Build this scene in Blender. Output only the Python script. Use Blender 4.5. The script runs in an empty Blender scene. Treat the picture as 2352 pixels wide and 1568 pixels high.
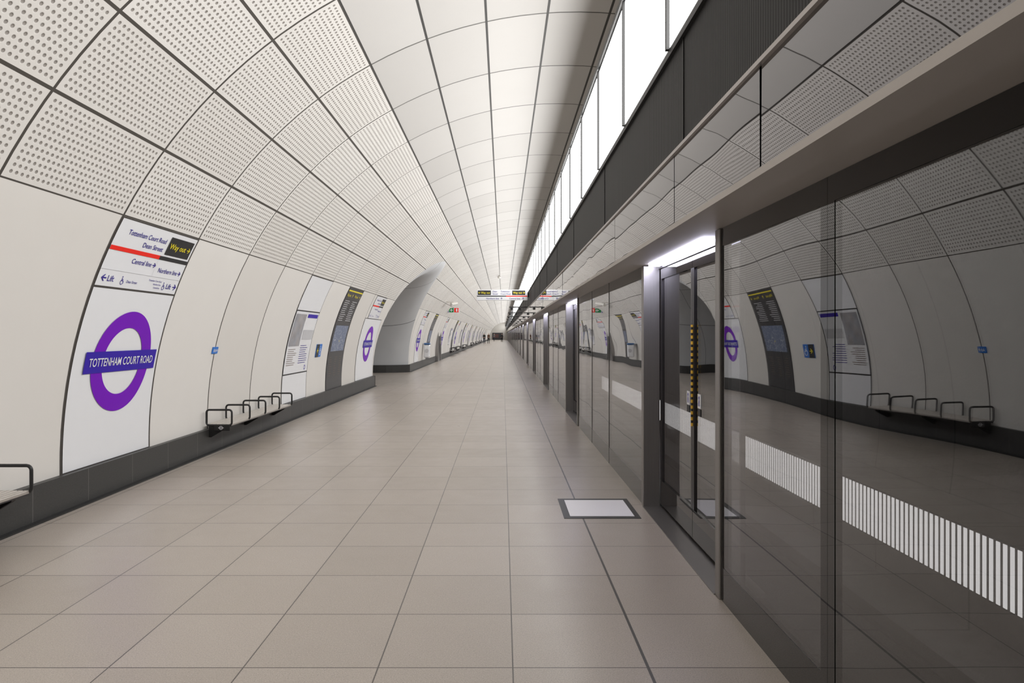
import bpy, math, random
from mathutils import Vector
random.seed(4)
sc = bpy.context.scene
COL = sc.collection
try:
    sc.view_settings.view_transform = 'Standard'
    sc.view_settings.look = 'None'
    sc.view_settings.exposure = 0.0
except Exception:
    pass

# ---------------------------------------------------------------- constants
R, CX, CZ = 4.57, 0.79, 0.37          # tunnel bore
MOD, Y0 = 1.43, 5.77                  # cladding module
DEG = math.pi / 180
YB, YE = -8.0, 192.0                  # ends of tunnel
DP = 7.24                             # door pitch
XF = 0.98                             # fascia plane
XG = 1.236                            # fixed glass plane
XD = 1.37                             # door plane
ZS = 2.10                             # soffit
AY, AZ, AR = 23.3, 0.3, 3.7           # cross passage arch
BH = 0.3                              # baseboard height

# ---------------------------------------------------------------- node helper
class NT:
    def __init__(s, name):
        s.mat = bpy.data.materials.new(name); s.mat.use_nodes = True
        s.t = s.mat.node_tree; s.t.nodes.clear()
        s.out = s.t.nodes.new('ShaderNodeOutputMaterial')
    def n(s, typ, **kw):
        nd = s.t.nodes.new(typ)
        for k, v in kw.items(): setattr(nd, k, v)
        return nd
    def put(s, sock, v):
        if hasattr(v, 'node'): s.t.links.new(v, sock)
        elif isinstance(v, (tuple, list)):
            sock.default_value = tuple(v) + ((1,) if len(v) == 3 and len(sock.default_value) == 4 else ())
        else: sock.default_value = v
    def m(s, op, a, b=0.0, c=0.0):
        nd = s.n('ShaderNodeMath', operation=op)
        s.put(nd.inputs[0], a); s.put(nd.inputs[1], b); s.put(nd.inputs[2], c)
        return nd.outputs[0]
    def mix(s, f, a, b):
        nd = s.n('ShaderNodeMix', data_type='RGBA')
        s.put(nd.inputs[0], f); s.put(nd.inputs[6], a); s.put(nd.inputs[7], b)
        return nd.outputs[2]
    def noise(s, vec, scale, detail=3, rough=.5):
        nd = s.n('ShaderNodeTexNoise')
        nd.inputs['Scale'].default_value = scale; nd.inputs['Detail'].default_value = detail
        nd.inputs['Roughness'].default_value = rough
        if vec is not None: s.t.links.new(vec, nd.inputs['Vector'])
        return nd.outputs['Fac']
    def pos(s):
        g = s.n('ShaderNodeNewGeometry'); x = s.n('ShaderNodeSeparateXYZ')
        s.t.links.new(g.outputs['Position'], x.inputs[0])
        return g.outputs['Position'], x.outputs
    def obj(s):
        g = s.n('ShaderNodeTexCoord'); x = s.n('ShaderNodeSeparateXYZ')
        s.t.links.new(g.outputs['Object'], x.inputs[0])
        return g.outputs['Object'], x.outputs
    def uv(s):
        g = s.n('ShaderNodeTexCoord'); x = s.n('ShaderNodeSeparateXYZ')
        s.t.links.new(g.outputs['UV'], x.inputs[0])
        return g.outputs['UV'], x.outputs
    def comb(s, a, b, c):
        nd = s.n('ShaderNodeCombineXYZ')
        s.put(nd.inputs[0], a); s.put(nd.inputs[1], b); s.put(nd.inputs[2], c)
        return nd.outputs[0]
    def dist(s, x, off, pitch):      # distance to nearest grid line
        f = s.m('FRACT', s.m('DIVIDE', s.m('SUBTRACT', x, off), pitch))
        return s.m('MULTIPLY', s.m('SUBTRACT', .5, s.m('ABSOLUTE', s.m('SUBTRACT', f, .5))), pitch)
    def bump(s, h, strength=.3, dist=.01):
        nd = s.n('ShaderNodeBump'); nd.inputs['Strength'].default_value = strength
        nd.inputs['Distance'].default_value = dist
        s.t.links.new(h, nd.inputs['Height']); return nd.outputs[0]
    def prin(s, color, rough=.5, metal=0., normal=None, spec=.5):
        p = s.n('ShaderNodeBsdfPrincipled')
        s.put(p.inputs['Base Color'], color); s.put(p.inputs['Roughness'], rough)
        s.put(p.inputs['Metallic'], metal); s.put(p.inputs['Specular IOR Level'], spec)
        if normal is not None: s.t.links.new(normal, p.inputs['Normal'])
        s.t.links.new(p.outputs[0], s.out.inputs[0]); return p

def simple(name, color, rough=.5, metal=0., var=.06, scale=8., spec=.5):
    k = NT(name); v, _ = k.obj()
    nf = k.noise(v, scale, 3)
    c2 = tuple(max(0, c * (1 - var)) for c in color); c1 = tuple(min(1, c * (1 + var)) for c in color)
    k.prin(k.mix(nf, c2, c1), rough, metal, spec=spec)
    return k.mat
def emis(name, color, st):
    k = NT(name); e = k.n('ShaderNodeEmission')
    k.put(e.inputs[0], color); e.inputs[1].default_value = st
    k.t.links.new(e.outputs[0], k.out.inputs[0]); return k.mat

# ---------------------------------------------------------------- materials
def m_lining(kind):
    k = NT('lining_' + kind); _, uv = k.uv(); p, _x = k.pos()
    u, v = uv[0], uv[1]
    du = k.m('MULTIPLY', k.dist(u, 0, 1), MOD)
    PH = 8.3 * DEG * R
    dv = k.m('MULTIPLY', k.dist(v, 0, 1), PH)
    wn = k.n('ShaderNodeTexWhiteNoise', noise_dimensions='2D')
    vv = k.m('FLOOR', v) if kind != 'lower' else 0.0
    k.t.links.new(k.comb(k.m('FLOOR', u), vv, 0), wn.inputs[0])
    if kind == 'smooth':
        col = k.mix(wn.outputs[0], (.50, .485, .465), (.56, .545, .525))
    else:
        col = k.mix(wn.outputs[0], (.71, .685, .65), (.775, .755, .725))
    col = k.mix(k.m('MULTIPLY', k.noise(p, 2.5, 5), .3), col, (.48, .465, .445) if kind == 'smooth' else (.66, .63, .59))
    h = k.m('MULTIPLY', k.noise(p, 60, 2), .05)
    ju = k.m('LESS_THAN', du, .0125)
    jv = k.m('LESS_THAN', dv, .013)
    if kind == 'perf':
        a = k.m('MULTIPLY', k.m('FRACT', u), MOD); b = k.m('MULTIPLY', k.m('FRACT', v), PH)
        NA, NB = 26, 12
        pa = (MOD - .09) / NA; pb = (PH - .07) / NB
        ta = k.m('DIVIDE', k.m('SUBTRACT', a, .045), pa); tb = k.m('DIVIDE', k.m('SUBTRACT', b, .035), pb)
        ca = k.m('MULTIPLY', k.m('SUBTRACT', k.m('FRACT', ta), .5), pa)
        cb = k.m('MULTIPLY', k.m('SUBTRACT', k.m('FRACT', tb), .5), pb)
        d = k.m('SQRT', k.m('ADD', k.m('MULTIPLY', ca, ca), k.m('MULTIPLY', cb, cb)))
        hole = k.m('LESS_THAN', d, .0132)
        inr = k.m('MULTIPLY', k.m('MULTIPLY', k.m('GREATER_THAN', ta, 0), k.m('LESS_THAN', ta, NA)),
                  k.m('MULTIPLY', k.m('GREATER_THAN', tb, 0), k.m('LESS_THAN', tb, NB)))
        hole = k.m('MULTIPLY', hole, inr)
        mr = k.n('ShaderNodeMapRange', interpolation_type='SMOOTHSTEP')
        k.t.links.new(d, mr.inputs[0]); mr.inputs[1].default_value = .006; mr.inputs[2].default_value = .017
        mr.inputs[3].default_value = 0; mr.inputs[4].default_value = 1
        hh = k.m('SUBTRACT', 1.0, k.m('MULTIPLY', k.m('SUBTRACT', 1.0, mr.outputs[0]), inr))
        h = k.m('ADD', h, k.m('MULTIPLY', hh, 1.5))
        col = k.mix(hole, col, (.31, .285, .26))
    j = k.m('MAXIMUM', ju, jv) if kind != 'lower' else ju
    if kind == 'smooth':
        col = k.mix(ju, col, (.12, .115, .105)); col = k.mix(jv, col, (.035, .033, .03))
    else:
        col = k.mix(j, col, (.07, .062, .053))
    h = k.m('SUBTRACT', h, j)
    k.prin(col, .5, 0, k.bump(h, .5, .01), spec=.35)
    return k.mat
M_LOW, M_PERF, M_SMOOTH = m_lining('lower'), m_lining('perf'), m_lining('smooth')
def m_passage():
    k = NT('lining_passage'); _, uv = k.uv(); p, _x = k.pos()
    ju = k.m('LESS_THAN', k.m('ABSOLUTE', k.m('SUBTRACT', uv[0], 1.35)), .006)
    jv = k.m('LESS_THAN', k.m('MULTIPLY', k.dist(uv[1], 0, 1), 1.8), .010)
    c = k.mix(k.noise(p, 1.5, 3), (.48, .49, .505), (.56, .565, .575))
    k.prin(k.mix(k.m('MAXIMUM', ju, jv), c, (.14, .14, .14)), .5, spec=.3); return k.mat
M_PASS = m_passage()

def m_floor():
    k = NT('floor_tiles'); p, x = k.pos()
    W, T = .6075, .581
    dx = k.dist(x[0], .045, W); dy = k.dist(x[1], 3.04, T)
    line = k.m('MAXIMUM', k.m('LESS_THAN', dx, .0032), k.m('LESS_THAN', dy, .0032))
    thick = k.m('LESS_THAN', k.m('ABSOLUTE', k.m('SUBTRACT', x[0], .655)), .007)
    wn = k.n('ShaderNodeTexWhiteNoise', noise_dimensions='2D')
    k.t.links.new(k.comb(k.m('FLOOR', k.m('DIVIDE', k.m('SUBTRACT', x[0], .045), W)),
                         k.m('FLOOR', k.m('DIVIDE', k.m('SUBTRACT', x[1], 3.04), T)), 0), wn.inputs[0])
    c = k.mix(wn.outputs[0], (.385, .335, .285), (.45, .395, .345))
    sp = k.m('GREATER_THAN', k.noise(p, 150, 2, .8), .55)
    c = k.mix(k.m('MULTIPLY', sp, .45), c, (.22, .19, .17))
    c = k.mix(k.m('MULTIPLY', k.m('GREATER_THAN', k.noise(p, 210, 1, .5), .64), .5), c, (.68, .64, .60))
    c = k.mix(k.m('MULTIPLY', k.noise(p, 1.2, 4), .35), c, (.35, .31, .28))
    c = k.mix(line, c, (.09, .078, .07)); c = k.mix(thick, c, (.06, .055, .05))
    r = k.m('ADD', .24, k.m('MULTIPLY', k.noise(p, 5, 3), .16))
    k.prin(c, r, 0, k.bump(k.m('SUBTRACT', k.m('MULTIPLY', k.noise(p, 200, 2), .1), line), .25, .004), spec=.5)
    return k.mat
M_FLOOR = m_floor()

def m_granite():
    k = NT('granite_skirting'); p, x = k.pos()
    line = k.m('LESS_THAN', k.dist(x[1], .3, .72), .004)
    c = k.mix(k.noise(p, 90, 3, .7), (.025, .025, .025), (.065, .063, .06))
    c = k.mix(line, c, (.12, .115, .11))
    k.prin(c, .45, spec=.4); return k.mat
M_GRAN = m_granite()

def m_mirror():
    k = NT('mirror_steel'); p, x = k.pos()
    v = k.comb(x[0], k.m('MULTIPLY', x[1], .6), k.m('MULTIPLY', x[2], 2.0))
    h = k.noise(v, 1.6, 1)
    b = k.bump(h, .5, .0035)
    gl = k.n('ShaderNodeBsdfGlossy'); gl.inputs['Roughness'].default_value = .012
    k.t.links.new(b, gl.inputs['Normal'])
    lw = k.n('ShaderNodeLayerWeight'); lw.inputs[0].default_value = .5
    f = k.m('POWER', lw.outputs['Facing'], 5.0)
    k.t.links.new(k.mix(f, (.215, .21, .215), (.95, .94, .93)), gl.inputs[0])
    k.t.links.new(gl.outputs[0], k.out.inputs[0]); return k.mat
M_MIR = m_mirror()

def m_rib():
    k = NT('ribbed_bronze'); p, x = k.pos()
    s = k.m('SINE', k.m('MULTIPLY', x[1], 2 * math.pi / .024))
    c = k.mix(k.m('ADD', .5, k.m('MULTIPLY', s, .35)), (.007, .0065, .0065), (.024, .023, .022))
    k.prin(c, .55, .1, k.bump(s, .2, .004), spec=.25); return k.mat
M_RIB = m_rib()

def m_glass(name, base, k0):
    k = NT(name); p, x = k.pos()
    h = k.noise(k.comb(x[0], x[1], k.m('MULTIPLY', x[2], 1.5)), 1.3, 0)
    b = k.bump(h, .25, .012)
    gl = k.n('ShaderNodeBsdfGlossy'); gl.inputs['Roughness'].default_value = .005
    gl.inputs[0].default_value = (.93, .93, .94, 1)
    k.t.links.new(b, gl.inputs['Normal'])
    if base == 'clear':
        tr = k.n('ShaderNodeBsdfTransparent'); tr.inputs[0].default_value = (.62, .62, .63, 1)
    else:
        tr = k.n('ShaderNodeBsdfDiffuse'); tr.inputs[0].default_value = (.009, .0085, .0085, 1)
    fr2 = k.n('ShaderNodeLayerWeight'); fr2.inputs[0].default_value = .5
    fac = k.m('MINIMUM', .93, k.m('ADD', k0, k.m('MULTIPLY', k.m('POWER', fr2.outputs['Facing'], 3.2), .80)))
    mx = k.n('ShaderNodeMixShader')
    k.t.links.new(fac, mx.inputs[0]); k.t.links.new(tr.outputs[0], mx.inputs[1]); k.t.links.new(gl.outputs[0], mx.inputs[2])
    k.t.links.new(mx.outputs[0], k.out.inputs[0]); return k.mat
M_GLASS = m_glass('screen_glass', 'clear', .085)
M_FRIT = m_glass('black_frit', 'black', .035)

def m_concrete():
    k = NT('track_concrete'); p, x = k.pos()
    c = k.mix(k.noise(p, 3, 6, .65), (.045, .043, .041), (.19, .18, .165))
    c = k.mix(k.m('LESS_THAN', k.dist(x[1], 0, 1.6), .012), c, (.03, .03, .03))
    k.prin(c, .8, 0, k.bump(k.noise(p, 25, 4), .4, .01)); return k.mat
M_CONC = m_concrete()

def m_brushed(name, col, rough=.35, metal=.85):
    k = NT(name); p, x = k.obj()
    n = k.noise(k.comb(k.m('MULTIPLY', x[0], 40), k.m('MULTIPLY', x[1], 40), x[2]), 3, 3)
    k.prin(k.mix(n, tuple(c * .85 for c in col), col), rough, metal); return k.mat
M_STEEL = m_brushed('brushed_steel', (.34, .325, .315))
M_STEELD = m_brushed('dark_steel', (.10, .095, .10), .3)
M_RAIL = m_brushed('rail_steel', (.10, .09, .085), .6, .3)
M_SOFF = simple('soffit_metal', (.44, .405, .375), .42, .25, .04, 3)
M_LIP = simple('fascia_lip', (.45, .42, .40), .35, .6)
M_DARK = simple('black_metal', (.013, .013, .013), .45)
M_BLACK = simple('sign_black', (.012, .012, .014), .4)
M_GREY = simple('charcoal_panel', (.045, .045, .048), .35, spec=.3)
M_WHITE = simple('white_enamel', (.81, .82, .845), .25, 0, .01)
M_MARK = simple('white_floor_vinyl', (.92, .91, .95), .5, 0, .01)
M_PURPLE = simple('purple_enamel', (.185, .008, .50), .4, 0, .02, spec=.15)
M_BLUE = simple('blue_enamel', (.042, .018, .38), .4, 0, .02, spec=.15)
M_TXTB = simple('blue_lettering', (.035, .02, .26), .4, 0, .02, spec=.2)
M_YEL = simple('yellow_lettering', (.85, .72, .02), .4, 0, .02)
M_RED = simple('red_line', (.85, .025, .015), .4, 0, .02, spec=.2)
M_SBLUE = simple('small_blue_sign', (.01, .17, .62), .4, 0, .03)
M_CAP = simple('blue_grey_cap', (.05, .13, .30), .4, 0, .03)
M_GREEN = simple('green_sign', (.0, .22, .06), .4)
M_FRAME = simple('bronze_joint', (.055, .048, .042), .5)
M_SEAT = m_brushed('seat_steel', (.52, .48, .44), .4, .5)
M_LGREY = simple('pale_grey_print', (.55, .55, .57), .5)
M_MUTED = simple('muted_brown_print', (.18, .13, .10), .5)
M_CREAM = simple('cream_metal', (.6, .58, .54), .4)
M_LIGHT = emis('light_panel_diffuser', (1.0, .99, .975), 8.6)
M_LAMP = emis('door_lamp', (.80, .80, 1.0), 16.0)
M_BAND = emis('reflection_glow', (1.0, .98, .95), 1.6)  # emission standing in for reflected light on the ribbed band

def m_picture():
    k = NT('poster_picture'); p, x = k.obj()
    v = k.n('ShaderNodeTexVoronoi'); v.inputs['Scale'].default_value = 5; k.t.links.new(p, v.inputs['Vector'])
    n = k.noise(p, 4, 4)
    c = k.mix(n, (.10, .09, .10), (.62, .57, .54)); c = k.mix(k.m('MULTIPLY', v.outputs[0], .5), c, (.25, .33, .45))
    k.prin(c, .35); return k.mat
M_PIC = m_picture()
def m_map():
    k = NT('street_map'); p, x = k.obj()
    v = k.n('ShaderNodeTexVoronoi', feature='DISTANCE_TO_EDGE'); v.inputs['Scale'].default_value = 9
    k.t.links.new(p, v.inputs['Vector'])
    c = k.mix(k.noise(p, 3, 3), (.09, .12, .22), (.17, .22, .33))
    c = k.mix(k.m('LESS_THAN', v.outputs[0], .03), c, (.38, .40, .46))
    c = k.mix(k.m('GREATER_THAN', k.noise(p, 2.5, 2), .62), c, (.60, .52, .12))
    k.prin(c, .35); return k.mat
M_MAP = m_map()
def m_hazard():
    k = NT('hazard_stripe'); p, x = k.obj()
    s = k.m('FRACT', k.m('DIVIDE', x[2], .042))
    k.prin(k.mix(k.m('GREATER_THAN', s, .55), (.85, .52, .05), (.03, .03, .03)), .4); return k.mat
M_HAZ = m_hazard()

# ---------------------------------------------------------------- mesh builder
class MB:
    def __init__(s): s.v, s.f, s.mi, s.mats, s.uv = [], [], [], [], []
    def mid(s, m):
        if m not in s.mats: s.mats.append(m)
        return s.mats.index(m)
    def face(s, pts, m, uvs=None):
        b = len(s.v); s.v += [tuple(p) for p in pts]
        s.f.append(tuple(range(b, b + len(pts)))); s.mi.append(s.mid(m))
        s.uv.append(uvs or [(0, 0)] * len(pts))
    def raw(s, vs, fs, m):
        b = len(s.v); s.v += [tuple(p) for p in vs]; i = s.mid(m)
        for f in fs:
            s.f.append(tuple(b + q for q in f)); s.mi.append(i); s.uv.append([(0, 0)] * len(f))
    def box(s, x0, x1, y0, y1, z0, z1, m, bv=0.0):
        if bv <= 0:
            vs = [(x, y, z) for z in (z0, z1) for y in (y0, y1) for x in (x0, x1)]
            s.raw(vs, [(0, 2, 3, 1), (4, 5, 7, 6), (0, 1, 5, 4), (2, 6, 7, 3), (0, 4, 6, 2), (1, 3, 7, 5)], m)
        else:
            import bmesh
            bm = bmesh.new(); bmesh.ops.create_cube(bm, size=1)
            for v in bm.verts:
                v.co = Vector(((x0 + x1) / 2 + v.co.x * (x1 - x0), (y0 + y1) / 2 + v.co.y * (y1 - y0), (z0 + z1) / 2 + v.co.z * (z1 - z0)))
            bmesh.ops.bevel(bm, geom=bm.edges[:], offset=bv, segments=2, affect='EDGES', profile=.5)
            bm.verts.index_update()
            s.raw([v.co[:] for v in bm.verts], [tuple(v.index for v in f.verts) for f in bm.faces], m); bm.free()
    def tube(s, path, r, m, closed=False, n=8):
        P = [Vector(p) for p in path]; N = len(P); rings = []
        for i in range(N):
            if closed: t = (P[(i + 1) % N] - P[i - 1])
            else: t = P[min(i + 1, N - 1)] - P[max(i - 1, 0)]
            t.normalize()
            a = Vector((0, 1, 0)) if abs(t.y) < .9 else Vector((1, 0, 0))
            b = t.cross(a).normalized(); c = t.cross(b).normalized()
            rings.append([P[i] + (b * math.cos(q * 2 * math.pi / n) + c * math.sin(q * 2 * math.pi / n)) * r for q in range(n)])
        vs = [p[:] for rg in rings for p in rg]; fs = []
        for i in range(N if closed else N - 1):
            j = (i + 1) % N
            for q in range(n):
                fs.append((i * n + q, i * n + (q + 1) % n, j * n + (q + 1) % n, j * n + q))
        if not closed: fs += [tuple(range(n)), tuple(range((N - 1) * n, N * n))]
        s.raw(vs, fs, m)
    def mesh(s, name, origin=(0, 0, 0), smooth=False):
        me = bpy.data.meshes.new(name); o = Vector(origin)
        me.from_pydata([(Vector(v) - o)[:] for v in s.v], [], s.f)
        for m in s.mats: me.materials.append(m)
        for p, i in zip(me.polygons, s.mi): p.material_index = i; p.use_smooth = smooth
        ul = me.uv_layers.new(name='UVMap'); k = 0
        for u in s.uv:
            for c in u: ul.data[k].uv = c; k += 1
        me.update(); return me
    def obj(s, name, origin=(0, 0, 0), parent=None, smooth=False, **props):
        o = bpy.data.objects.new(name, s.mesh(name, origin, smooth)); COL.objects.link(o)
        if parent is None: o.location = origin
        else: o.parent = parent
        for k, v in props.items(): o[k] = v
        return o
def weld(o, d=1e-4):
    import bmesh
    bm = bmesh.new(); bm.from_mesh(o.data); bmesh.ops.remove_doubles(bm, verts=bm.verts, dist=d)
    bm.to_mesh(o.data); bm.free()
def empty(name, loc, **props):
    o = bpy.data.objects.new(name, None); COL.objects.link(o); o.location = loc; o.empty_display_size = .2
    for k, v in props.items(): o[k] = v
    return o
def copy_tree(src, loc):
    def rec(o, par):
        c = o.copy(); COL.objects.link(c)
        if par is not None: c.parent = par; c.matrix_parent_inverse = o.matrix_parent_inverse.copy()
        for ch in o.children: rec(ch, c)
        return c
    kids = list(src.children)
    c = src.copy(); COL.objects.link(c); c.location = loc
    for ch in kids: rec(ch, c)
    return c

# ---------------------------------------------------------------- text
_tc = {}
def tmesh(txt, bold=0.0):
    key = (txt, bold)
    if key in _tc: return _tc[key]
    cu = bpy.data.curves.new('t', 'FONT'); cu.body = txt; cu.size = 1; cu.resolution_u = 3; cu.offset = bold
    ob = bpy.data.objects.new('t', cu); COL.objects.link(ob)
    bpy.context.view_layer.update()
    dg = bpy.context.evaluated_depsgraph_get()
    me = bpy.data.meshes.new_from_object(ob.evaluated_get(dg))
    vs = [(v.co.x, v.co.y) for v in me.vertices]; fs = [tuple(p.vertices) for p in me.polygons]
    x0 = min(v[0] for v in vs); x1 = max(v[0] for v in vs)
    vs = [(a - x0, b) for a, b in vs]
    bpy.data.objects.remove(ob); bpy.data.curves.remove(cu); bpy.data.meshes.remove(me)
    _tc[key] = (vs, fs, x1 - x0); return _tc[key]
def put_text(mb, fn, txt, u, v, h, m, width=None, align='L', bold=.006):
    vs, fs, w = tmesh(txt, bold); s = h / .70; sx = s if width is None else width / w
    W = w * sx; u0 = u if align == 'L' else (u - W if align == 'R' else u - W / 2)
    mb.raw([fn(u0 + a * sx, v + b * s) for a, b in vs], fs, m)
def arrow(mb, fn, u, v, s, m, ang=0):
    P = [(-.5, -.08), (.15, -.08), (.15, .08), (-.5, .08)]
    H = [(.0, .42), (.5, 0), (.0, -.42), (-.2, -.42), (.22, 0), (-.2, .42)]
    c, q = math.cos(ang), math.sin(ang)
    for poly in (P, [H[0], H[1], H[4], H[5]], [H[1], H[2], H[3], H[4]]):
        mb.raw([fn(u + s * (a * c - b * q), v + s * (a * q + b * c)) for a, b in poly], [tuple(range(4))], m)
def rect(mb, fn, u0, u1, v0, v1, m, nv=1, nu=1):
    for i in range(nu):
        for j in range(nv):
            a0, a1 = u0 + (u1 - u0) * i / nu, u0 + (u1 - u0) * (i + 1) / nu
            b0, b1 = v0 + (v1 - v0) * j / nv, v0 + (v1 - v0) * (j + 1) / nv
            mb.face([fn(a0, b0), fn(a1, b0), fn(a1, b1), fn(a0, b1)], m)
def ring(mb, fn, u, v, r0, r1, m, a0=0, a1=360, n=64):
    for i in range(n):
        t0 = (a0 + (a1 - a0) * i / n) * DEG; t1 = (a0 + (a1 - a0) * (i + 1) / n) * DEG
        pts = [(r0, t0), (r1, t0), (r1, t1), (r0, t1)] if r0 > 0 else [(0, 0), (r1, t0), (r1, t1)]
        mb.face([fn(u + r * math.cos(t), v + r * math.sin(t)) for r, t in pts], m)
def stroke(mb, fn, pts, w, m):
    for (a, b), (c, d) in zip(pts[:-1], pts[1:]):
        L = math.hypot(c - a, d - b) or 1; nx, ny = -(d - b) / L * w / 2, (c - a) / L * w / 2
        mb.face([fn(a + nx, b + ny), fn(c + nx, d + ny), fn(c - nx, d - ny), fn(a - nx, b - ny)], m)
def wheelchair(mb, fn, u, v, s, m):
    ring(mb, fn, u + .02 * s, v - .18 * s, .22 * s, .29 * s, m, 110, 400, 20)
    ring(mb, fn, u - .08 * s, v + .42 * s, 0, .08 * s, m, n=10)
    stroke(mb, fn, [(u - .08 * s, v + .3 * s), (u - .05 * s, v), (u + .2 * s, v), (u + .32 * s, v - .3 * s)], .09 * s, m)
    stroke(mb, fn, [(u - .06 * s, v + .15 * s), (u + .16 * s, v + .15 * s)], .07 * s, m)

def wallpt(y, s, off=0.0):
    r = R - off; t = s / R
    return (CX - r * math.cos(t), y, CZ + r * math.sin(t))
def wfn(y0, s0, off):
    return lambda u, v: wallpt(y0 + u, s0 + v, off)
S_BASE = math.asin((BH - CZ) / R) * R
S_J1 = 28 * DEG * R
S_MID = math.asin((1.92 - CZ) / R) * R
S_POST = math.asin((.80 - CZ) / R) * R

# ================================================================ SHELL
def arch_z(y):
    d = AR * AR - (y - AY) ** 2
    return AZ + math.sqrt(d) if d > 0 else None
def th_lo(y):
    z = arch_z(y); b = math.asin((BH - CZ) / R)
    return b if z is None else max(b, math.asin((z - CZ) / R))
ys = set()
y = YB
while y < YE: ys.add(round(y, 4)); y += MOD
ys.add(YE)
for i in range(49):
    ys.add(round(AY + AR * math.cos(math.pi * i / 48), 4))
e = math.sqrt(AR ** 2 - (CZ + R * math.sin(28 * DEG) - AZ) ** 2)
ys.add(round(AY - e, 4)); ys.add(round(AY + e, 4))
ys = sorted(ys)
def band(mb, t0, t1, n, m, arch=True):
    for ya, yb in zip(ys[:-1], ys[1:]):
        la = max(t0, th_lo(ya)) if arch else t0; lb = max(t0, th_lo(yb)) if arch else t0
        la, lb = min(la, t1), min(lb, t1)
        if t1 - la < 1e-3 and t1 - lb < 1e-3: continue
        for j in range(n):
            q = [(ya, la + (t1 - la) * j / n), (yb, lb + (t1 - lb) * j / n), (yb, lb + (t1 - lb) * (j + 1) / n), (ya, la + (t1 - la) * (j + 1) / n)]
            mb.face([wallpt(a, t * R) for a, t in q], m, [((a - Y0) / MOD, (t / DEG - 28) / 8.3) for a, t in q])
mb = MB(); band(mb, math.asin((BH - CZ) / R), 28 * DEG, 12, M_LOW)
o = mb.obj('wall_left', smooth=True, kind='structure'); weld(o)
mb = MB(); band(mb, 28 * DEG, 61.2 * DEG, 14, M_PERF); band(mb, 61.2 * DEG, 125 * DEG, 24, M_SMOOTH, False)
o = mb.obj('ceiling', smooth=True, kind='structure'); weld(o)
# cross passage
mb = MB(); ts = [0, .04, .08, .14, .22, .32, .45, .62, .85, 1.2, 2, 3.5, 5.5]
rad = lambda t: AR - .55 * (1 - math.exp(-t / .4))
def ppt(ph, t):
    z0 = AZ + AR * math.sin(ph); xm = CX - math.sqrt(max(0, R * R - (z0 - CZ) ** 2))
    r = rad(t); return (xm - t, AY + r * math.cos(ph), AZ + r * math.sin(ph))
NP = 48
for i in range(NP):
    p0, p1 = math.pi * i / NP, math.pi * (i + 1) / NP
    for a, b in zip(ts[:-1], ts[1:]):
        mb.face([ppt(p0, a), ppt(p0, b), ppt(p1, b), ppt(p1, a)], M_PASS,
                [(a, p0 / DEG / 36 + .2), (b, p0 / DEG / 36 + .2), (b, p1 / DEG / 36 + .2), (a, p1 / DEG / 36 + .2)])
bx = -9.1
mb.face([(bx, AY - 4, 0), (bx, AY + 4, 0), (bx, AY + 4, 4.2), (bx, AY - 4, 4.2)], M_CREAM)
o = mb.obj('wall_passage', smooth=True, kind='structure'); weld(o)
# baseboards
mb = MB()
for a, b in ((YB, AY - AR), (AY + AR, YE)):
    mb.box(-3.80, -3.72, a, b, 0, BH, M_GRAN)
    mb.box(-3.74, -3.66, a, b, 0, .012, M_DARK)
for sg in (-1, 1):
    for a, b in zip(ts[:-1], ts[1:]):
        def q(t, z, k): return (-3.72 - t, AY + sg * (rad(t) - k), z)
        mb.face([q(a, 0, .06), q(b, 0, .06), q(b, BH, .06), q(a, BH, .06)], M_GRAN)
        mb.face([q(a, BH, .06), q(b, BH, .06), q(b, BH, -.02), q(a, BH, -.02)], M_GRAN)
mb.obj('baseboard_left', kind='structure')
# floors
mb = MB(); mb.box(-9.3, 1.24, YB, YE, -.25, 0, M_FLOOR)
mb.obj('floor', kind='structure')
mb = MB(); mb.box(1.5, 5.2, YB, YE, -1.5, -1.3, M_CONC)
mb.box(4.42, 5.1, YB, YE, -1.3, -.32, M_CONC)
mb.obj('floor.001', kind='structure')
# track-side bore
mb = MB()
for i in range(24):
    a0 = (125 + (205 - 125) * i / 24) * DEG; a1 = (125 + (205 - 125) * (i + 1) / 24) * DEG
    for ya, yb in zip(range(int(YB), int(YE), 10), list(range(int(YB) + 10, int(YE) + 10, 10))):
        mb.face([wallpt(ya, a0 * R), wallpt(yb, a0 * R), wallpt(yb, a1 * R), wallpt(ya, a1 * R)], M_CONC)
mb.box(1.42, 1.5, YB, YE, -1.3, -.02, M_CONC)
mb.obj('wall_right', smooth=True, kind='structure')
# end walls
for nm, yy in (('wall_near', YB), ('wall_far', YE)):
    mb = MB(); mb.box(-4.2, 5.4, yy - .1, yy, -1.5, 5.1, M_CREAM if nm == 'wall_far' else M_LOW)
    mb.obj(nm, kind='structure')
# fascia
mb = MB()
mb.box(XF + .01, XF + .05, YB, YE, 2.54, 3.15, M_RIB)
for i in range(int((YE - YB) / 2.86) + 6):
    yy = 3.69 + 2.86 * (i - 5)
    if YB < yy < YE: mb.box(XF + .004, XF + .012, yy - .004, yy + .004, 2.56, 3.15, M_DARK)
mb.obj('trim_1', kind='structure')
mb = MB()
mb.box(XF + .012, XF + .4, YB, YE, 3.14, 4.17, M_DARK)
mb.box(XF - .03, XF + .03, YB, YE, 4.165, 4.215, M_DARK)
mb.box(XF - .012, XF + .01, YB, YE, 3.12, 3.157, M_DARK)
mb.box(XF + .03, 2.6, YB, YE, 4.17, 4.21, M_CREAM)
mb.box(1.25, 1.32, YB, YE, 4.2, 4.86, M_CREAM)
mb.obj('trim_2', kind='structure')
mb = MB(); mb.box(XF - .014, XF + .05, YB, YE, 2.524, 2.543, M_LIP)
mb.obj('trim_3', kind='structure')
joints = []
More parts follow.
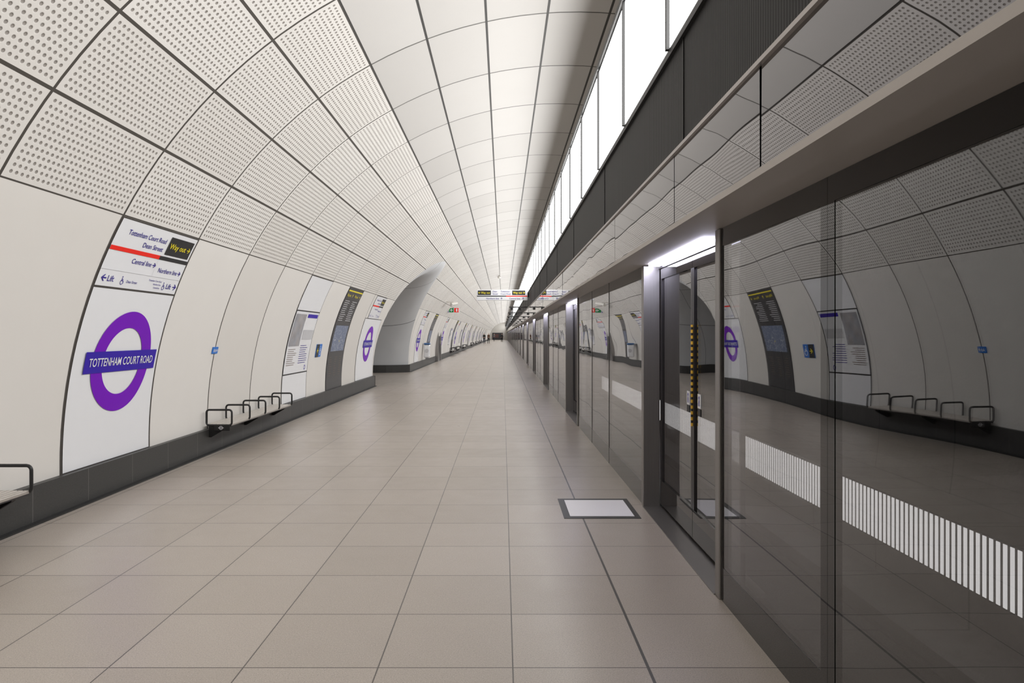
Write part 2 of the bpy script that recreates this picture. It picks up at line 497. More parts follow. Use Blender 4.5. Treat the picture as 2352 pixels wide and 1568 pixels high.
for kk in range(-1, 27):
    o0 = 3.86 + DP * kk
    joints += [o0, o0 + 2.04] + ([o0 + 4.0, o0 + 5.5] if kk != -1 else [o0 + 4.1, o0 + 5.95])
joints = [j for j in joints if YB < j < YE]
js = [YB] + joints + [YE]
mb = MB()
for a, b in zip(js[:-1], js[1:]):
    t = random.uniform(-.003, .003); t2 = random.uniform(-.0015, .0015)
    x0 = XF
    mb.face([(x0, a + .004, ZS + .012), (x0 + t, b - .004, ZS + .012), (x0 + t + t2, b - .004, 2.524), (x0 + t2, a + .004, 2.524)], M_MIR)
mb.box(XF + .006, XF + .03, YB, YE, ZS + .01, 2.525, M_DARK)
mb.obj('trim_4', kind='structure')
mb = MB(); mb.box(XF - .012, 1.52, YB, YE, ZS, ZS + .03, M_SOFF)
mb.box(XF + .05, 1.52, YB, YE, ZS + .03, ZS + .08, M_DARK)
mb.obj('trim_5', kind='structure')

# ================================================================ LIGHT PANELS
mb = MB()
mb.box(.004, .02, .001, MOD - .001, 0, .99, M_DARK)
mb.box(-.020, .004, .001, .017, 0, .99, M_DARK); mb.box(-.020, .004, MOD - .017, MOD - .001, 0, .99, M_DARK)
mb.face([(0, .017, .008), (0, MOD - .017, .008), (0, MOD - .017, .982), (0, .017, .982)], M_LIGHT)
lm = mb.mesh('light_panel')
yy = 3.94 - MOD * 8
while yy < YE - MOD:
    o = bpy.data.objects.new('light_panel', lm); COL.objects.link(o); o.location = (XF - .010, yy, 3.158)
    o['label'] = 'tall white glowing diffuser panel in a long light strip'
    o['category'] = 'light panel'; o['group'] = 'glowing panels of the light strip'
    yy += MOD

# ================================================================ GLASS SCREENS + DOORS
def screen_frame(L, s0=.03, s1=.03, mb=None, joint=True):
    mb = mb or MB()
    mb.box(0, .03, 0.001, L - .001, 0, .19, M_FRIT)
    mb.box(0, .03, 0.001, L - .001, 2.0, ZS - .001, M_FRIT)
    mb.box(0.0, .03, 0.001, s0, .19, 2.0, M_FRIT)
    mb.box(0.0, .03, L - s1, L - .001, .19, 2.0, M_FRIT)
    if joint: mb.box(-.003, .034, .001, .006, 0, ZS - .001, M_STEEL)
    return mb
def screen_pane(L, mb=None, s0=.03, s1=.03):
    mb = mb or MB(); mb.box(.002, .014, s0, L - s1, .19, 2.0, M_GLASS); return mb
LBL_S = 'fixed tinted glass screen panel with black border between platform and track'
cache = {}
def add_screen(y0, y1, s0=.03, s1=.03, joint=True):
    L = round(y1 - y0, 3); far = y0 > 60; key = (L, far, s0, s1)
    if key not in cache:
        if far:
            m_ = screen_pane(L, screen_frame(L)); cache[key] = (m_.mesh('glass_screen'), None)
        else:
            cache[key] = (screen_frame(L, s0, s1, None, joint).mesh('glass_screen'), screen_pane(L, None, s0, s1).mesh('pane'))
    a, b = cache[key]
    o = bpy.data.objects.new('glass_screen', a); COL.objects.link(o); o.location = (XG, y0, 0)
    o['label'] = LBL_S; o['category'] = 'glass screen'; o['group'] = 'platform edge glass screens'
    if b:
        p = bpy.data.objects.new('pane', b); COL.objects.link(p); p.parent = o
DW = 2.04
mid = DW / 2
def leaf(mb, a, b, sg):
    x0, x1 = XD - XG, XD - XG + .028
    wa, wb = (.02, .035) if sg < 0 else (.035, .06)
    mb.box(x0, x1, a, b, .03, .24, M_FRIT); mb.box(x0, x1, a, b, 1.98, 2.07, M_FRIT)
    mb.box(x0, x1, a, a + wa, .24, 1.98, M_STEELD); mb.box(x0, x1, b - wb, b, .24, 1.98, M_STEELD)
def build_frame(mb):
    mb.box(-.014, .06, -.045, .03, 0, ZS - .001, M_STEEL, .006)
    mb.box(-.014, .133, DW - .02, DW + .055, 0, ZS - .001, M_STEEL, .006)
    mb.box(.12, .17, .03, DW - .02, 2.07, ZS - .001, M_STEELD)
    return mb
def build_thresh(mb): mb.box(-.02, .28, .031, DW - .021, -.02, .008, M_STEEL); return mb
def build_lamp(mb): mb.box(.012, .105, .35, DW - .12, ZS - .020, ZS - .002, M_LAMP, .004); return mb
def build_pane(mb, a, b, sg):
    wa, wb = (.02, .035) if sg < 0 else (.035, .06)
    mb.box(.146, .156, a + wa, b - wb, .24, 1.98, M_GLASS); return mb
LV = ((.03, mid - .004, -1), (mid + .004, DW - .02, 1))
DL = 'pair of sliding glass doors in steel frame with lamp overhead'
door0 = empty('platform_door', (XG, 3.86, 0), label=DL, category='platform door', group='platform edge sliding doors')
build_frame(MB()).obj('door_frame', parent=door0)
build_thresh(MB()).obj('threshold', parent=door0, label='steel threshold plate')
build_lamp(MB()).obj('lamp', parent=door0, label='slim white lamp under the header')
for a, b, sg in LV:
    m_ = MB(); leaf(m_, a, b, sg); L = m_.obj('door_leaf', parent=door0)
    build_pane(MB(), a, b, sg).obj('pane', parent=L)
    if sg < 0:
        m_ = MB(); m_.box(.121, .133, mid - .018, mid - .005, .84, 1.57, M_HAZ); m_.obj('hazard_strip', parent=L, label='yellow and black dashed edge strip')
    m_ = MB(); c = mid + sg * .14
    m_.box(.142, .1455, c - .035, c + .035, .98, 1.08, M_WHITE)
    f = lambda u, v, c=c: (.141, c - u, 1.03 + v)
    ring(m_, f, 0, .025, 0, .012, M_TXTB, n=12); stroke(m_, f, [(-.014, -.035), (0, .013), (.014, -.035)], .010, M_TXTB)
    m_.box(.142, .1455, c - .035, c + .035, .925, .975, M_BLACK)
    m_.obj('sticker', parent=L, label='small white warning sticker')
m_ = MB(); build_frame(m_); build_thresh(m_); build_lamp(m_)
for a, b, sg in LV:
    leaf(m_, a, b, sg); build_pane(m_, a, b, sg)
dfar = m_.mesh('platform_door')
for kk in range(-1, 26):
    y0 = 3.86 + DP * kk
    if kk != 0:
        if y0 < 50: copy_tree(door0, (XG, y0, 0))
        else:
            o = bpy.data.objects.new('platform_door', dfar); COL.objects.link(o); o.location = (XG, y0, 0)
            o['label'] = DL; o['category'] = 'platform door'; o['group'] = 'platform edge sliding doors'
    if kk == -1:
        e = [y0 + 2.10, y0 + 4.1, y0 + 5.95, y0 + DP - .05]
        add_screen(e[0], e[1], .03, .06); add_screen(e[1], e[2], .03, .055, False); add_screen(e[2], e[3], .055, .02, False)
    else:
        e = [y0 + 2.10, y0 + 4.0, y0 + 5.5, y0 + DP - .05]
        for a, b in zip(e[:-1], e[1:]): add_screen(a, b)

# added ribbed track-side band; its glow imitates a reflection, not a lamp
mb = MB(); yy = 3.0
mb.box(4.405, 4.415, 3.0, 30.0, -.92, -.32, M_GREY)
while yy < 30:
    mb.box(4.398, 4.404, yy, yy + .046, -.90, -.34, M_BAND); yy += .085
mb.obj('ribbed_reflection_band', (4.4, 3, -.92), label='long ribbed band behind the glass with glow imitating a reflection', category='imitated reflection')
for xx in (2.2, 3.63):
    mb = MB(); mb.box(xx - .07, xx + .07, YB, YE, -1.3, -1.28, M_DARK); mb.box(xx - .012, xx + .012, YB, YE, -1.28, -1.17, M_RAIL)
    mb.box(xx - .035, xx + .035, YB, YE, -1.17, -1.14, M_RAIL)
    mb.obj('rail', (xx, YB, -1.3), label='steel running rail on the concrete track bed', category='rail', group='running rails')

# ================================================================ WALL SIGNS
def part(fun, name, org, root, **kw):
    m2 = MB(); fun(m2); return m2.obj(name, org, root, **kw)
def roundel(y0, wid):
    org = wallpt(y0, S_BASE)
    mb = MB(); f = wfn(y0, S_BASE, .006); H = S_MID - S_BASE
    rect(mb, wfn(y0, S_BASE, .003), -.018, wid + .018, .0, H + .006, M_FRAME, 14)
    rect(mb, f, .014, wid - .014, .008, H - .010, M_WHITE, 16)
    root = mb.obj('roundel_sign', org, label='white enamel wall panel with purple ring and blue name bar', category='sign', group='station name signs')
    cu, cv = wid / 2 + .05, .885 - S_BASE
    part(lambda m: ring(m, wfn(y0, S_BASE, .012), cu, cv, .325, .49, M_PURPLE, n=72), 'ring', org, root, label='purple ring')
    part(lambda m: rect(m, wfn(y0, S_BASE, .016), cu - .6, cu + .6, cv - .10, cv + .10, M_BLUE, 3), 'name_bar', org, root, label='dark blue bar')
    part(lambda m: put_text(m, wfn(y0, S_BASE, .020), 'TOTTENHAM COURT ROAD', cu, cv - .038, .078, M_WHITE, 1.08, 'C', .006), 'lettering', org, root, label='white capital lettering')
    return root
r1 = roundel(Y0, MOD)
r2 = roundel(Y0 + 8 * MOD, 2.28)
def wayfind(y0):
    org = wallpt(y0, S_MID); H = S_J1 - S_MID
    mb = MB(); rect(mb, wfn(y0, S_MID, .003), -.018, MOD + .018, -.004, H, M_FRAME, 6)
    rect(mb, wfn(y0, S_MID, .006), .014, MOD - .014, .010, H - .014, M_WHITE, 6)
    root = mb.obj('wayfinding_sign', org, label='white wall sign with red and black line and exit directions', category='sign', group='wayfinding wall signs')
    f = wfn(y0, S_MID, .010); f2 = wfn(y0, S_MID, .013)
    T = lambda fun: part(fun, 'lettering', org, root, label='dark blue lettering')
    T(lambda m: put_text(m, f, 'Tottenham Court Road', .84, .51, .048, M_TXTB, .66, 'R'))
    T(lambda m: put_text(m, f, 'Dean Street', .84, .425, .048, M_TXTB, .36, 'R'))
    T(lambda m: put_text(m, f, 'Central line', .42, .255, .048, M_TXTB, .34))
    part(lambda m: arrow(m, f, .81, .275, .06, M_TXTB), 'arrow', org, root)
    T(lambda m: put_text(m, f, 'Northern line', .92, .215, .048, M_TXTB, .38))
    part(lambda m: arrow(m, f, 1.345, .235, .06, M_TXTB), 'arrow', org, root)
    part(lambda m: arrow(m, f, .10, .085, .075, M_TXTB, math.pi), 'arrow', org, root)
    T(lambda m: put_text(m, f, 'Lift', .16, .058, .055, M_TXTB))
    part(lambda m: wheelchair(m, f, .385, .08, .085, M_TXTB), 'lift_symbol', org, root)
    T(lambda m: put_text(m, f, 'Dean Street', .46, .065, .026, M_TXTB))
    for i, tx in enumerate(('Tottenham Court Road', 'Northern line', 'Central line')):
        T(lambda m: put_text(m, f, tx, 1.07, .115 - i * .035, .018, M_TXTB, None, 'R'))
    part(lambda m: wheelchair(m, f, 1.13, .08, .085, M_TXTB), 'lift_symbol', org, root)
    T(lambda m: put_text(m, f, 'Lift', 1.19, .058, .055, M_TXTB))
    part(lambda m: arrow(m, f, 1.355, .085, .075, M_TXTB), 'arrow', org, root)
    part(lambda m: rect(m, f, .014, .84, .345, .385, M_RED), 'red_stripe', org, root, label='red line stripe')
    part(lambda m: rect(m, f, .84, MOD - .014, .345, .385, M_BLACK), 'black_stripe', org, root, label='black line stripe')
    part(lambda m: (rect(m, f, .014, MOD - .014, .163, .166, M_LGREY), rect(m, f, .84, .843, .166, .345, M_LGREY)), 'rule_lines', org, root)
    pl = part(lambda m: rect(m, f, .90, 1.38, .405, .595, M_BLACK, 2), 'exit_plate', org, root, label='black plate with yellow exit lettering')
    part(lambda m: put_text(m, f2, 'Way out', .93, .475, .058, M_YEL, .33, bold=.01), 'lettering', org, pl, label='yellow lettering')
    part(lambda m: arrow(m, f2, 1.32, .50, .065, M_YEL), 'arrow', org, pl, label='yellow arrow')
    return root
w1 = wayfind(Y0); w2 = copy_tree(w1, wallpt(Y0 + 8 * MOD + .3, S_MID))
def poster(y0):
    org = wallpt(y0, S_POST); H = S_MID - S_POST
    mb = MB(); rect(mb, wfn(y0, S_POST, .004), -.012, MOD + .012, -.01, H + .01, M_BLACK, 10)
    rect(mb, wfn(y0, S_POST, .008), .022, MOD - .022, .014, H - .014, M_WHITE, 10)
    root = mb.obj('poster', org, label='two framed posters side by side, photograph print and white notice', category='poster', group='wall posters')
    f = wfn(y0, S_POST, .012)
    m2 = MB(); rect(m2, f, .06, .66, .50, H - .06, M_PIC, 8); m2.obj('picture', org, root, label='brown and grey photograph print')
    m2 = MB(); rect(m2, f, .74, MOD - .06, H - .12, H - .05, M_BLUE); rect(m2, f, .74, MOD - .06, .62, .80, M_LGREY, 2)
    for i in range(9):
        rect(m2, f, .76, 1.3 - .2 * random.random(), .50 - i * .04, .510 - i * .04, M_TXTB)
        rect(m2, f, .10, .6 - .2 * random.random(), .44 - i * .035, .449 - i * .035, M_MUTED)
    ring(m2, f, 1.22, .09, .03, .045, M_BLUE, n=20)
    m2.obj('notice', org, root, label='white notice with blue heading')
    return root
def blank(y0, s0, s1, lab):
    org = wallpt(y0, s0); mb = MB()
    rect(mb, wfn(y0, s0, .003), -.016, MOD + .016, -.004, s1 - s0 + .004, M_FRAME, 6)
    rect(mb, wfn(y0, s0, .006), .014, MOD - .014, .008, s1 - s0 - .010, M_WHITE, 6)
    return mb.obj('enamel_panel', org, label=lab, category='wall panel', group='blank white wall panels')
YP = Y0 + 4 * MOD
ps1 = poster(YP); blank(YP, S_MID, S_J1, 'blank white enamel panel above the posters'); blank(YP, S_BASE, S_POST, 'blank white enamel panel below the posters')
def mappanel(y0):
    org = wallpt(y0, S_BASE); H = S_J1 - S_BASE; mb = MB()
    rect(mb, wfn(y0, S_BASE, .003), -.01, MOD + .01, 0, H, M_BLACK, 16); rect(mb, wfn(y0, S_BASE, .007), .01, MOD - .01, .01, H - .01, M_GREY, 16)
    root = mb.obj('map_panel', org, label='tall charcoal information panel with street map and yellow heading', category='map panel', group='information map panels')
    f = wfn(y0, S_BASE, .011)
    m2 = MB(); rect(m2, f, .04, MOD - .04, H - .09, H - .06, M_YEL); m2.obj('heading_bar', org, root, label='yellow bar')
    for u in (.08, .78):
        part(lambda m: put_text(m, f, 'Way out', u, H - .21, .065, M_YEL), 'lettering', org, root, label='yellow lettering')
    part(lambda m: arrow(m, f, .57, H - .18, .08, M_YEL, math.pi / 2), 'arrow', org, root, label='yellow arrow')
    part(lambda m: arrow(m, f, 1.27, H - .18, .08, M_YEL, 0), 'arrow', org, root, label='yellow arrow')
    m2 = MB()
    for i in range(11):
        for c in (.12, .78): rect(m2, f, c, c + .28 + .2 * random.random(), H - .32 - i * .045, H - .306 - i * .045, M_LGREY)
    m2.obj('text_lines', org, root, kind='stuff')
    m2 = MB(); rect(m2, f, .14, MOD - .14, .84, 1.42, M_MAP, 6); m2.obj('street_map', org, root, label='blue street map with yellow streets')
    m2 = MB()
    for i in range(9):
        for c in (.16, .60, 1.02): rect(m2, f, c, c + .12 + .12 * random.random(), .70 - i * .05, .710 - i * .05, M_MUTED)
    m2.obj('map_index', org, root, kind='stuff')
    return root
mp1 = mappanel(Y0 + 6 * MOD)
for j in range(2, 12):
    yb = Y0 + 8 * MOD * j
    if yb > 150: break
    copy_tree(r1, wallpt(yb, S_BASE)); copy_tree(w1, wallpt(yb, S_MID))
    copy_tree(mp1, wallpt(yb + (3 if j == 2 else 6) * MOD, S_BASE))
    if j > 2: copy_tree(ps1, wallpt(yb + 4 * MOD, S_POST))

def s_of(z): return math.asin((z - CZ) / R) * R
def small_sign(yc, zc, w, h, draw, **kw):
    s0 = s_of(zc) - h / 2; org = wallpt(yc - w / 2, s0)
    mb = MB(); a, b = wfn(yc - w / 2, s0, .003), wfn(yc - w / 2, s0, .012)
    rect(mb, b, 0, w, 0, h, M_SBLUE)
    for (u0, v0), (u1, v1) in (((0, 0), (w, 0)), ((w, 0), (w, h)), ((w, h), (0, h)), ((0, h), (0, 0))):
        mb.face([a(u0, v0), a(u1, v1), b(u1, v1), b(u0, v0)], M_SBLUE)
    root = mb.obj('small_sign', org, **kw)
    m2 = MB(); draw(m2, wfn(yc - w / 2, s0, .014)); m2.obj('symbol', org, root)
def d1(m, f):
    put_text(m, f, 'A6', .02, .02, .045, M_WHITE); arrow(m, f, .12, .043, .05, M_WHITE)
small_sign(8.62, 1.30, .16, .085, d1, label='tiny blue wall sign with white marking', category='sign')
def d2(m, f):
    rect(m, f, 0, .19, 0, .26, M_BLACK); arrow(m, wfn(13.55 - .19, s_of(1.18) - .13, .017), .095, .13, .11, M_YEL, math.pi)
    wheelchair(m, f, .285, .13, .2, M_WHITE)
small_sign(13.55, 1.18, .38, .26, d2, label='blue and black wall sign with wheelchair symbol and arrow', category='sign')

# ================================================================ BENCHES
def bench(y0):
    x0, x1, zt = -3.76, -3.42, .36; L = 2.45
    root = empty('bench', (x0, y0, 0), label='slim steel wall bench with black hoop armrests', category='bench', group='platform wall benches')
    org = (x0, y0, 0)
    mb = MB()
    for i in range(7):
        a = x0 + .03 + i * .044; mb.box(a, a + .036, y0 + .02, y0 + L - .02, zt - .012, zt + .012, M_SEAT, .004)
    mb.box(x0 + .02, x1 - .01, y0 + .02, y0 + L - .02, zt - .02, zt - .011, M_STEELD)
    mb.box(x0 + .12, x0 + .17, y0 + .05, y0 + L - .05, zt - .07, zt - .015, M_DARK)
    mb.obj('seat', org, root, label='slatted steel seat')
    for i in range(5):
        y = y0 + .015 + (L - .03) * i / 4; mb = MB()
        z1, z0, r = zt + .19, zt - .005, .035; P = []
        for cx, cz, a0 in ((x1 - r, z1 - r, 0), (x0 + .02 + r, z1 - r, 90), (x0 + .02 + r, z0 + r, 180), (x1 - r, z0 + r, 270)):
            for q in range(5):
                t = (a0 + 90 * q / 4) * DEG; P.append((cx + r * math.cos(t), y, cz + r * math.sin(t)))
        mb.tube(P, .0125, M_DARK, True)
        mb.obj('armrest', org, root, smooth=True, label='black hoop armrest')
    for y in (y0 + .06, y0 + L / 2, y0 + L - .06):
        mb = MB()
        pr = [(x0 + .04, .30), (x0 + .04, .20), (x0 + .07, .20), (x1 - .10, zt - .06), (x1 - .08, zt - .015), (x0 + .04, zt - .015)]
        vs = [(a, y - .02, b) for a, b in pr] + [(a, y + .02, b) for a, b in pr]; n = len(pr)
        mb.raw(vs, [tuple(range(n)), tuple(range(2 * n - 1, n - 1, -1))] + [(i, i + n, (i + 1) % n + n, (i + 1) % n) for i in range(n)], M_DARK)
        mb.obj('bracket', org, root)
    mb = MB(); f = lambda u, v: (x1 - .13 + u, y0 - .004, zt - .035 + v)
    mb.box(x1 - .22, x1 - .02, y0 - .002, y0 + .02, zt - .075, zt + .005, M_DARK, .006)
    ring(mb, f, 0, 0, .016, .024, M_LGREY, n=20); rect(mb, f, -.034, .034, -.005, .005, M_LGREY)
    mb.obj('end_badge', org, root, label='black end plate with small ring emblem')
    return root
b0 = bench(8.50)
copy_tree(b0, (-3.76, 2.46, 0))
for yy in (47.5, 53, 62, 78, 92, 108): copy_tree(b0, (-3.76, yy, 0))

# ================================================================ OTHER FITTINGS
mb = MB(); mb.box(.50, 1.13, 5.50, 6.16, 0, .003, M_BLACK)
root = mb.obj('floor_marker', (.8, 5.8, 0), label='white square floor marking with black border before the doors', category='floor marking')
mb = MB(); mb.box(.555, 1.085, 5.56, 6.10, .003, .005, M_MARK); mb.obj('white_field', (.8, 5.8, 0), root)

# hanging sign
SX0, SX1, SY, SZ0, SZ1 = -.98, .93, 25.3, 2.78, 3.18
org = ((SX0 + SX1) / 2, SY, SZ0)
mb = MB(); mb.box(SX0, SX1, SY, SY + .12, SZ0, SZ1, M_WHITE, .01)
root = mb.obj('hanging_sign', org, label='white suspended direction sign with yellow exit lettering and red line', category='sign')
f = lambda u, v: (SX0 + u, SY - .004, SZ0 + v); f2 = lambda u, v: (SX0 + u, SY - .007, SZ0 + v)
for u0, tu, au, ang in ((.04, .16, .10, math.pi), (1.33, 1.36, 1.77, 0)):
    pl = part(lambda m: rect(m, f, u0, u0 + .49, .20, .37, M_BLACK), 'exit_plate', org, root, label='black plate with yellow exit lettering')
    part(lambda m: put_text(m, f2, 'Way out', tu, .25, .075, M_YEL, .34, bold=.01), 'lettering', org, pl, label='yellow lettering')
    part(lambda m: arrow(m, f2, au, .285, .08, M_YEL, ang), 'arrow', org, pl, label='yellow arrow')
for tx, u, v, h in (('Dean', .60, .305, .055), ('Street', .60, .215, .055), ('Tottenham', .90, .305, .055), ('Court Road', .90, .215, .055), ('Northern line', .36, .04, .06), ('Central line', 1.22, .04, .06)):
    part(lambda m: put_text(m, f, tx, u, v, h, M_TXTB), 'lettering', org, root, label='blue lettering')
for u in (.93, 1.74): part(lambda m: arrow(m, f, u, .07, .08, M_TXTB, math.pi / 2), 'arrow', org, root, label='blue arrow')
part(lambda m: rect(m, f, 1.1, 1.9, .14, .175, M_RED), 'red_stripe', org, root)
part(lambda m: rect(m, f, .01, 1.1, .14, .175, M_BLACK), 'black_stripe', org, root)
m2 = MB(); m2.box(SX1 - .02, XF + .005, SY + .03, SY + .09, SZ0 + .12, SZ1 - .12, M_DARK); m2.obj('bracket', org, root)
# bracket arms on the fascia
arm = empty('platform_camera', (XF, 27.6, 2.6), label='black horizontal arm with small camera heads on the fascia', category='camera', group='fascia camera arms')
mb = MB(); mb.box(XF - .72, XF + .02, 27.58, 27.62, 2.60, 2.64, M_DARK, .005); mb.obj('arm', (XF, 27.6, 2.6), arm)
for x in (XF - .62, XF - .30):
    mb = MB(); mb.box(x - .05, x + .05, 27.5, 27.72, 2.51, 2.60, M_DARK, .015); mb.obj('camera_head', (XF, 27.6, 2.6), arm)
for j in range(1, 9): copy_tree(arm, (XF, 27.6 + DP * j, 2.6))
# ceiling camera
org = (-.2, 38.0, 4.8)
root = empty('ceiling_camera', org, label='small white dome camera hanging from the ceiling', category='camera')
mb = MB(); mb.tube([(-.2, 38, 4.84), (-.2, 38, 4.80)], .02, M_CREAM); mb.obj('stem', org, root)
mb = MB()
for i in range(8):
    for j in range(16):
        def q(i, j):
            a = math.pi * i / 8; b = 2 * math.pi * j / 16; return (-.2 + .10 * math.sin(a) * math.cos(b), 38 + .10 * math.sin(a) * math.sin(b), 4.73 + .08 * math.cos(a))
        mb.face([q(i, j), q(i, j + 1), q(i + 1, j + 1), q(i + 1, j)] if 0 < i < 7 else ([q(i, j), q(i + 1, j + 1), q(i + 1, j)] if i == 0 else [q(i, j), q(i, j + 1), q(i + 1, j)]), M_CREAM)
mb.obj('dome', org, root, smooth=True)
# wall camera
org = wallpt(34, s_of(3.15))
root = empty('wall_camera', org, label='white bullet camera on a short wall arm', category='camera')
mb = MB(); mb.tube([org, (org[0] + .35, 34, 3.12), (org[0] + .4, 34, 3.05)], .03, M_CREAM); mb.obj('bracket', org, root)
mb = MB(); mb.tube([(org[0] + .25, 33.7, 3.0), (org[0] + .5, 34.2, 3.08)], .075, M_CREAM, n=14); mb.obj('camera_body', org, root, smooth=False)
# projecting small sign
org = (-3.3, 38, 2.74)
mb = MB(); mb.box(-3.36, -2.46, 38, 38.06, 2.74, 3.0, M_WHITE, .006)
root = mb.obj('projecting_sign', org, label='small projecting sign with blue, green and red squares', category='sign')
for i, m in enumerate((M_BLUE, M_GREEN, M_RED)):
    m2 = MB(); f = lambda u, v: (-3.34 + u, 37.99, 2.75 + v)
    rect(m2, f, .02 + i * .29, .28 + i * .29, .0, .24, m); f2 = lambda u, v: (-3.34 + u, 37.985, 2.75 + v)
    if i == 0: put_text(m2, f2, 'i', .15, .05, .15, M_WHITE, None, 'C', .03)
    if i == 1: rect(m2, f2, .42, .46, .04, .20, M_WHITE); rect(m2, f2, .36, .52, .10, .14, M_WHITE)
    if i == 2: rect(m2, f2, .70, .76, .04, .20, M_WHITE); rect(m2, f2, .80, .82, .04, .20, M_WHITE)
    m2.obj('symbol', org, root)
# help point
org = (-3.6, 31.6, .42)
mb = MB(); mb.box(-3.69, -3.42, 31.4, 31.75, .42, 1.02, M_WHITE, .05)
root = mb.obj('help_point', org, label='white rounded wall-mounted help point with blue cap', category='help point')
m2 = MB(); m2.box(-3.68, -3.40, 31.38, 31.77, 1.02, 1.11, M_CAP, .03); m2.obj('cap', org, root, label='blue cap')
m2 = MB(); m2.tube([(-3.54, 31.39, .75), (-3.54, 31.37, .75)], .09, M_LGREY, n=18); m2.obj('speaker', org, root)
# staff door recess
mb = MB(); mb.box(-3.85, -3.60, 37.7, 37.86, 0, 2.35, M_STEEL, .01); mb.box(-3.85, -3.60, 39.3, 39.46, 0, 2.35, M_STEEL, .01)
mb.box(-3.9, -3.45, 37.7, 39.46, 2.35, 2.5, M_STEEL, .01); mb.box(-3.82, -3.66, 37.86, 39.3, 0, 2.35, M_STEELD)
mb.box(-3.66, -3.60, 39.1, 39.14, .95, 1.15, M_LIP)
mb.obj('door_1', (-3.7, 38.5, 0), kind='structure')
# far-end display
org = (-1.3, YE - .3, 0)
mb = MB(); mb.box(-3.0, .0, YE - .30, YE - .12, 0, 2.0, M_GREY, .02)
root = mb.obj('advertising_screen', org, label='dark framed advertising display on the end wall', category='screen')
m2 = MB(); m2.box(-2.4, -1.2, YE - .32, YE - .30, .6, 1.6, simple('dim_red_print', (.10, .04, .035), .3), 0); m2.obj('display', org, root)

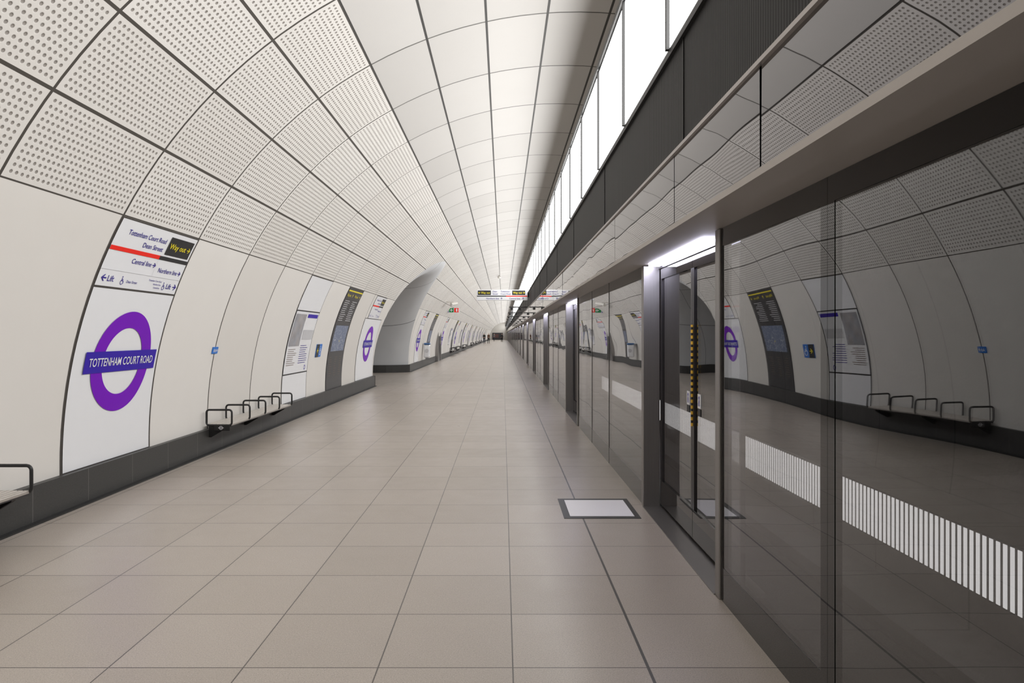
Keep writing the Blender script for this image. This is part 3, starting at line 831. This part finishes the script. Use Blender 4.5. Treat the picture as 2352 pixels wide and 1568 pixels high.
# ================================================================ PEOPLE
SKIN = simple('skin', (.5, .3, .22), .5)
def skinned(name, J, E, m, parent, root=0, sub=1, k=1.0):
    me = bpy.data.meshes.new(name); me.from_pydata([j[0] for j in J], E, [])
    me.materials.append(m); o = bpy.data.objects.new(name, me); COL.objects.link(o); o.parent = parent
    sm = o.modifiers.new('skin', 'SKIN'); sl = me.skin_vertices[0] if me.skin_vertices else None
    if sl is None:
        bpy.context.view_layer.objects.active = o; sl = me.skin_vertices[0]
    for i, j in enumerate(J):
        r = j[1] if isinstance(j[1], tuple) else (j[1], j[1])
        sl.data[i].radius = (r[0] * k, r[1] * k)
    sl.data[root].use_root = True; sm.use_smooth_shade = True
    ss = o.modifiers.new('sub', 'SUBSURF'); ss.levels = sub; ss.render_levels = sub
    return o
def person(loc, rot, top, legs, hairc, label, step=.15, bag=None):
    root = empty('person', loc, label=label, category='person', group='people on the platform'); root.rotation_euler = (0, 0, rot)
    s = step
    J = [((0, 0, .95), (.13, .1)), ((0, 0, 1.12), (.12, .09)), ((0, 0, 1.33), (.15, .1)), ((0, 0, 1.46), (.07, .06)), ((0, .01, 1.53), .05), ((0, .02, 1.62), .08), ((0, .02, 1.69), .07),
         ((.16, 0, 1.41), .055), ((.21, -.03 - s * .3, 1.14), .042), ((.21, .06 - s * .3, .92), .028), ((.21, .09 - s * .3, .81), .026),
         ((-.16, 0, 1.41), .055), ((-.21, -.03 + s * .3, 1.14), .042), ((-.21, .06 + s * .3, .92), .028), ((-.21, .09 + s * .3, .81), .026),
         ((.09, 0, .88), .085), ((.10, s * .7, .50), .06), ((.10, s, .09), .04), ((.11, s + .14, .035), .033),
         ((-.09, 0, .88), .085), ((-.10, -s * .3, .50), .06), ((-.10, -s, .10), .04), ((-.11, -s + .14, .04), .033)]
    E = [(0, 1), (1, 2), (2, 3), (3, 4), (4, 5), (5, 6), (2, 7), (7, 8), (8, 9), (9, 10), (2, 11), (11, 12), (12, 13), (13, 14), (0, 15), (15, 16), (16, 17), (17, 18), (0, 19), (19, 20), (20, 21), (21, 22)]
    skinned('body', J, E, SKIN, root)
    JT = [J[i] for i in (0, 1, 2, 3, 7, 8, 9, 11, 12, 13)]
    skinned('jacket', JT, [(0, 1), (1, 2), (2, 3), (2, 4), (4, 5), (5, 6), (2, 7), (7, 8), (8, 9)], top, root, k=1.2)
    JL = [J[i] for i in (0, 15, 16, 17, 19, 20, 21)]
    skinned('trousers', JL, [(0, 1), (1, 2), (2, 3), (0, 4), (4, 5), (5, 6)], legs, root, k=1.18)
    for a in (18, 22):
        c = J[a][0]; mb = MB(); mb.box(c[0] - .045, c[0] + .045, c[1] - .20, c[1] + .06, 0, .085, M_DARK, .02); mb.obj('shoe', (0, 0, 0), root)
    skinned('hair', [((0, -.02, 1.64), .085), ((0, 0, 1.71), .078)], [(0, 1)], hairc, root, k=1.0)
    if bag:
        mb = MB(); mb.box(-.13, .13, -.30, -.13, 1.0, 1.42, bag, .04); mb.obj('backpack', (0, 0, 0), root)
NAVY = simple('navy_cloth', (.02, .025, .045), .8); BLK = simple('black_cloth', (.015, .015, .015), .8)
BRN = simple('brown_cloth', (.12, .06, .035), .8); HAIR = simple('dark_hair', (.02, .013, .01), .6); GRYC = simple('grey_cloth', (.12, .12, .13), .8)
person((-3.10, 112, 0), math.pi, BLK, NAVY, HAIR, 'person walking in a black jacket and dark trousers', .18)
person((-2.45, 116, 0), math.pi * .9, BRN, BLK, HAIR, 'person walking in a brown coat and black trousers', .14)
person((-1.95, 150, 0), 0, GRYC, NAVY, HAIR, 'person standing in a grey jacket near the platform end', .04)
person((-.20, 135, 0), 0, BLK, BLK, HAIR, 'person walking away in dark clothes with a black backpack', .16, M_DARK)

# ================================================================ WORLD + CAMERA
w = bpy.data.worlds.new('world'); sc.world = w; w.use_nodes = True
w.node_tree.nodes['Background'].inputs[0].default_value = (.8, .85, 1, 1); w.node_tree.nodes['Background'].inputs[1].default_value = .2
cam = bpy.data.cameras.new('camera'); co = bpy.data.objects.new('camera', cam); COL.objects.link(co)
cam.sensor_width = 36; cam.lens = 1550 / 2352 * 36
cam.shift_x = 21 / 2352; cam.shift_y = -16 / 2352
cam.clip_start = .05; cam.clip_end = 400
co.location = (0, 0, 1.5); co.rotation_euler = (math.pi / 2, 0, 0)
sc.camera = co
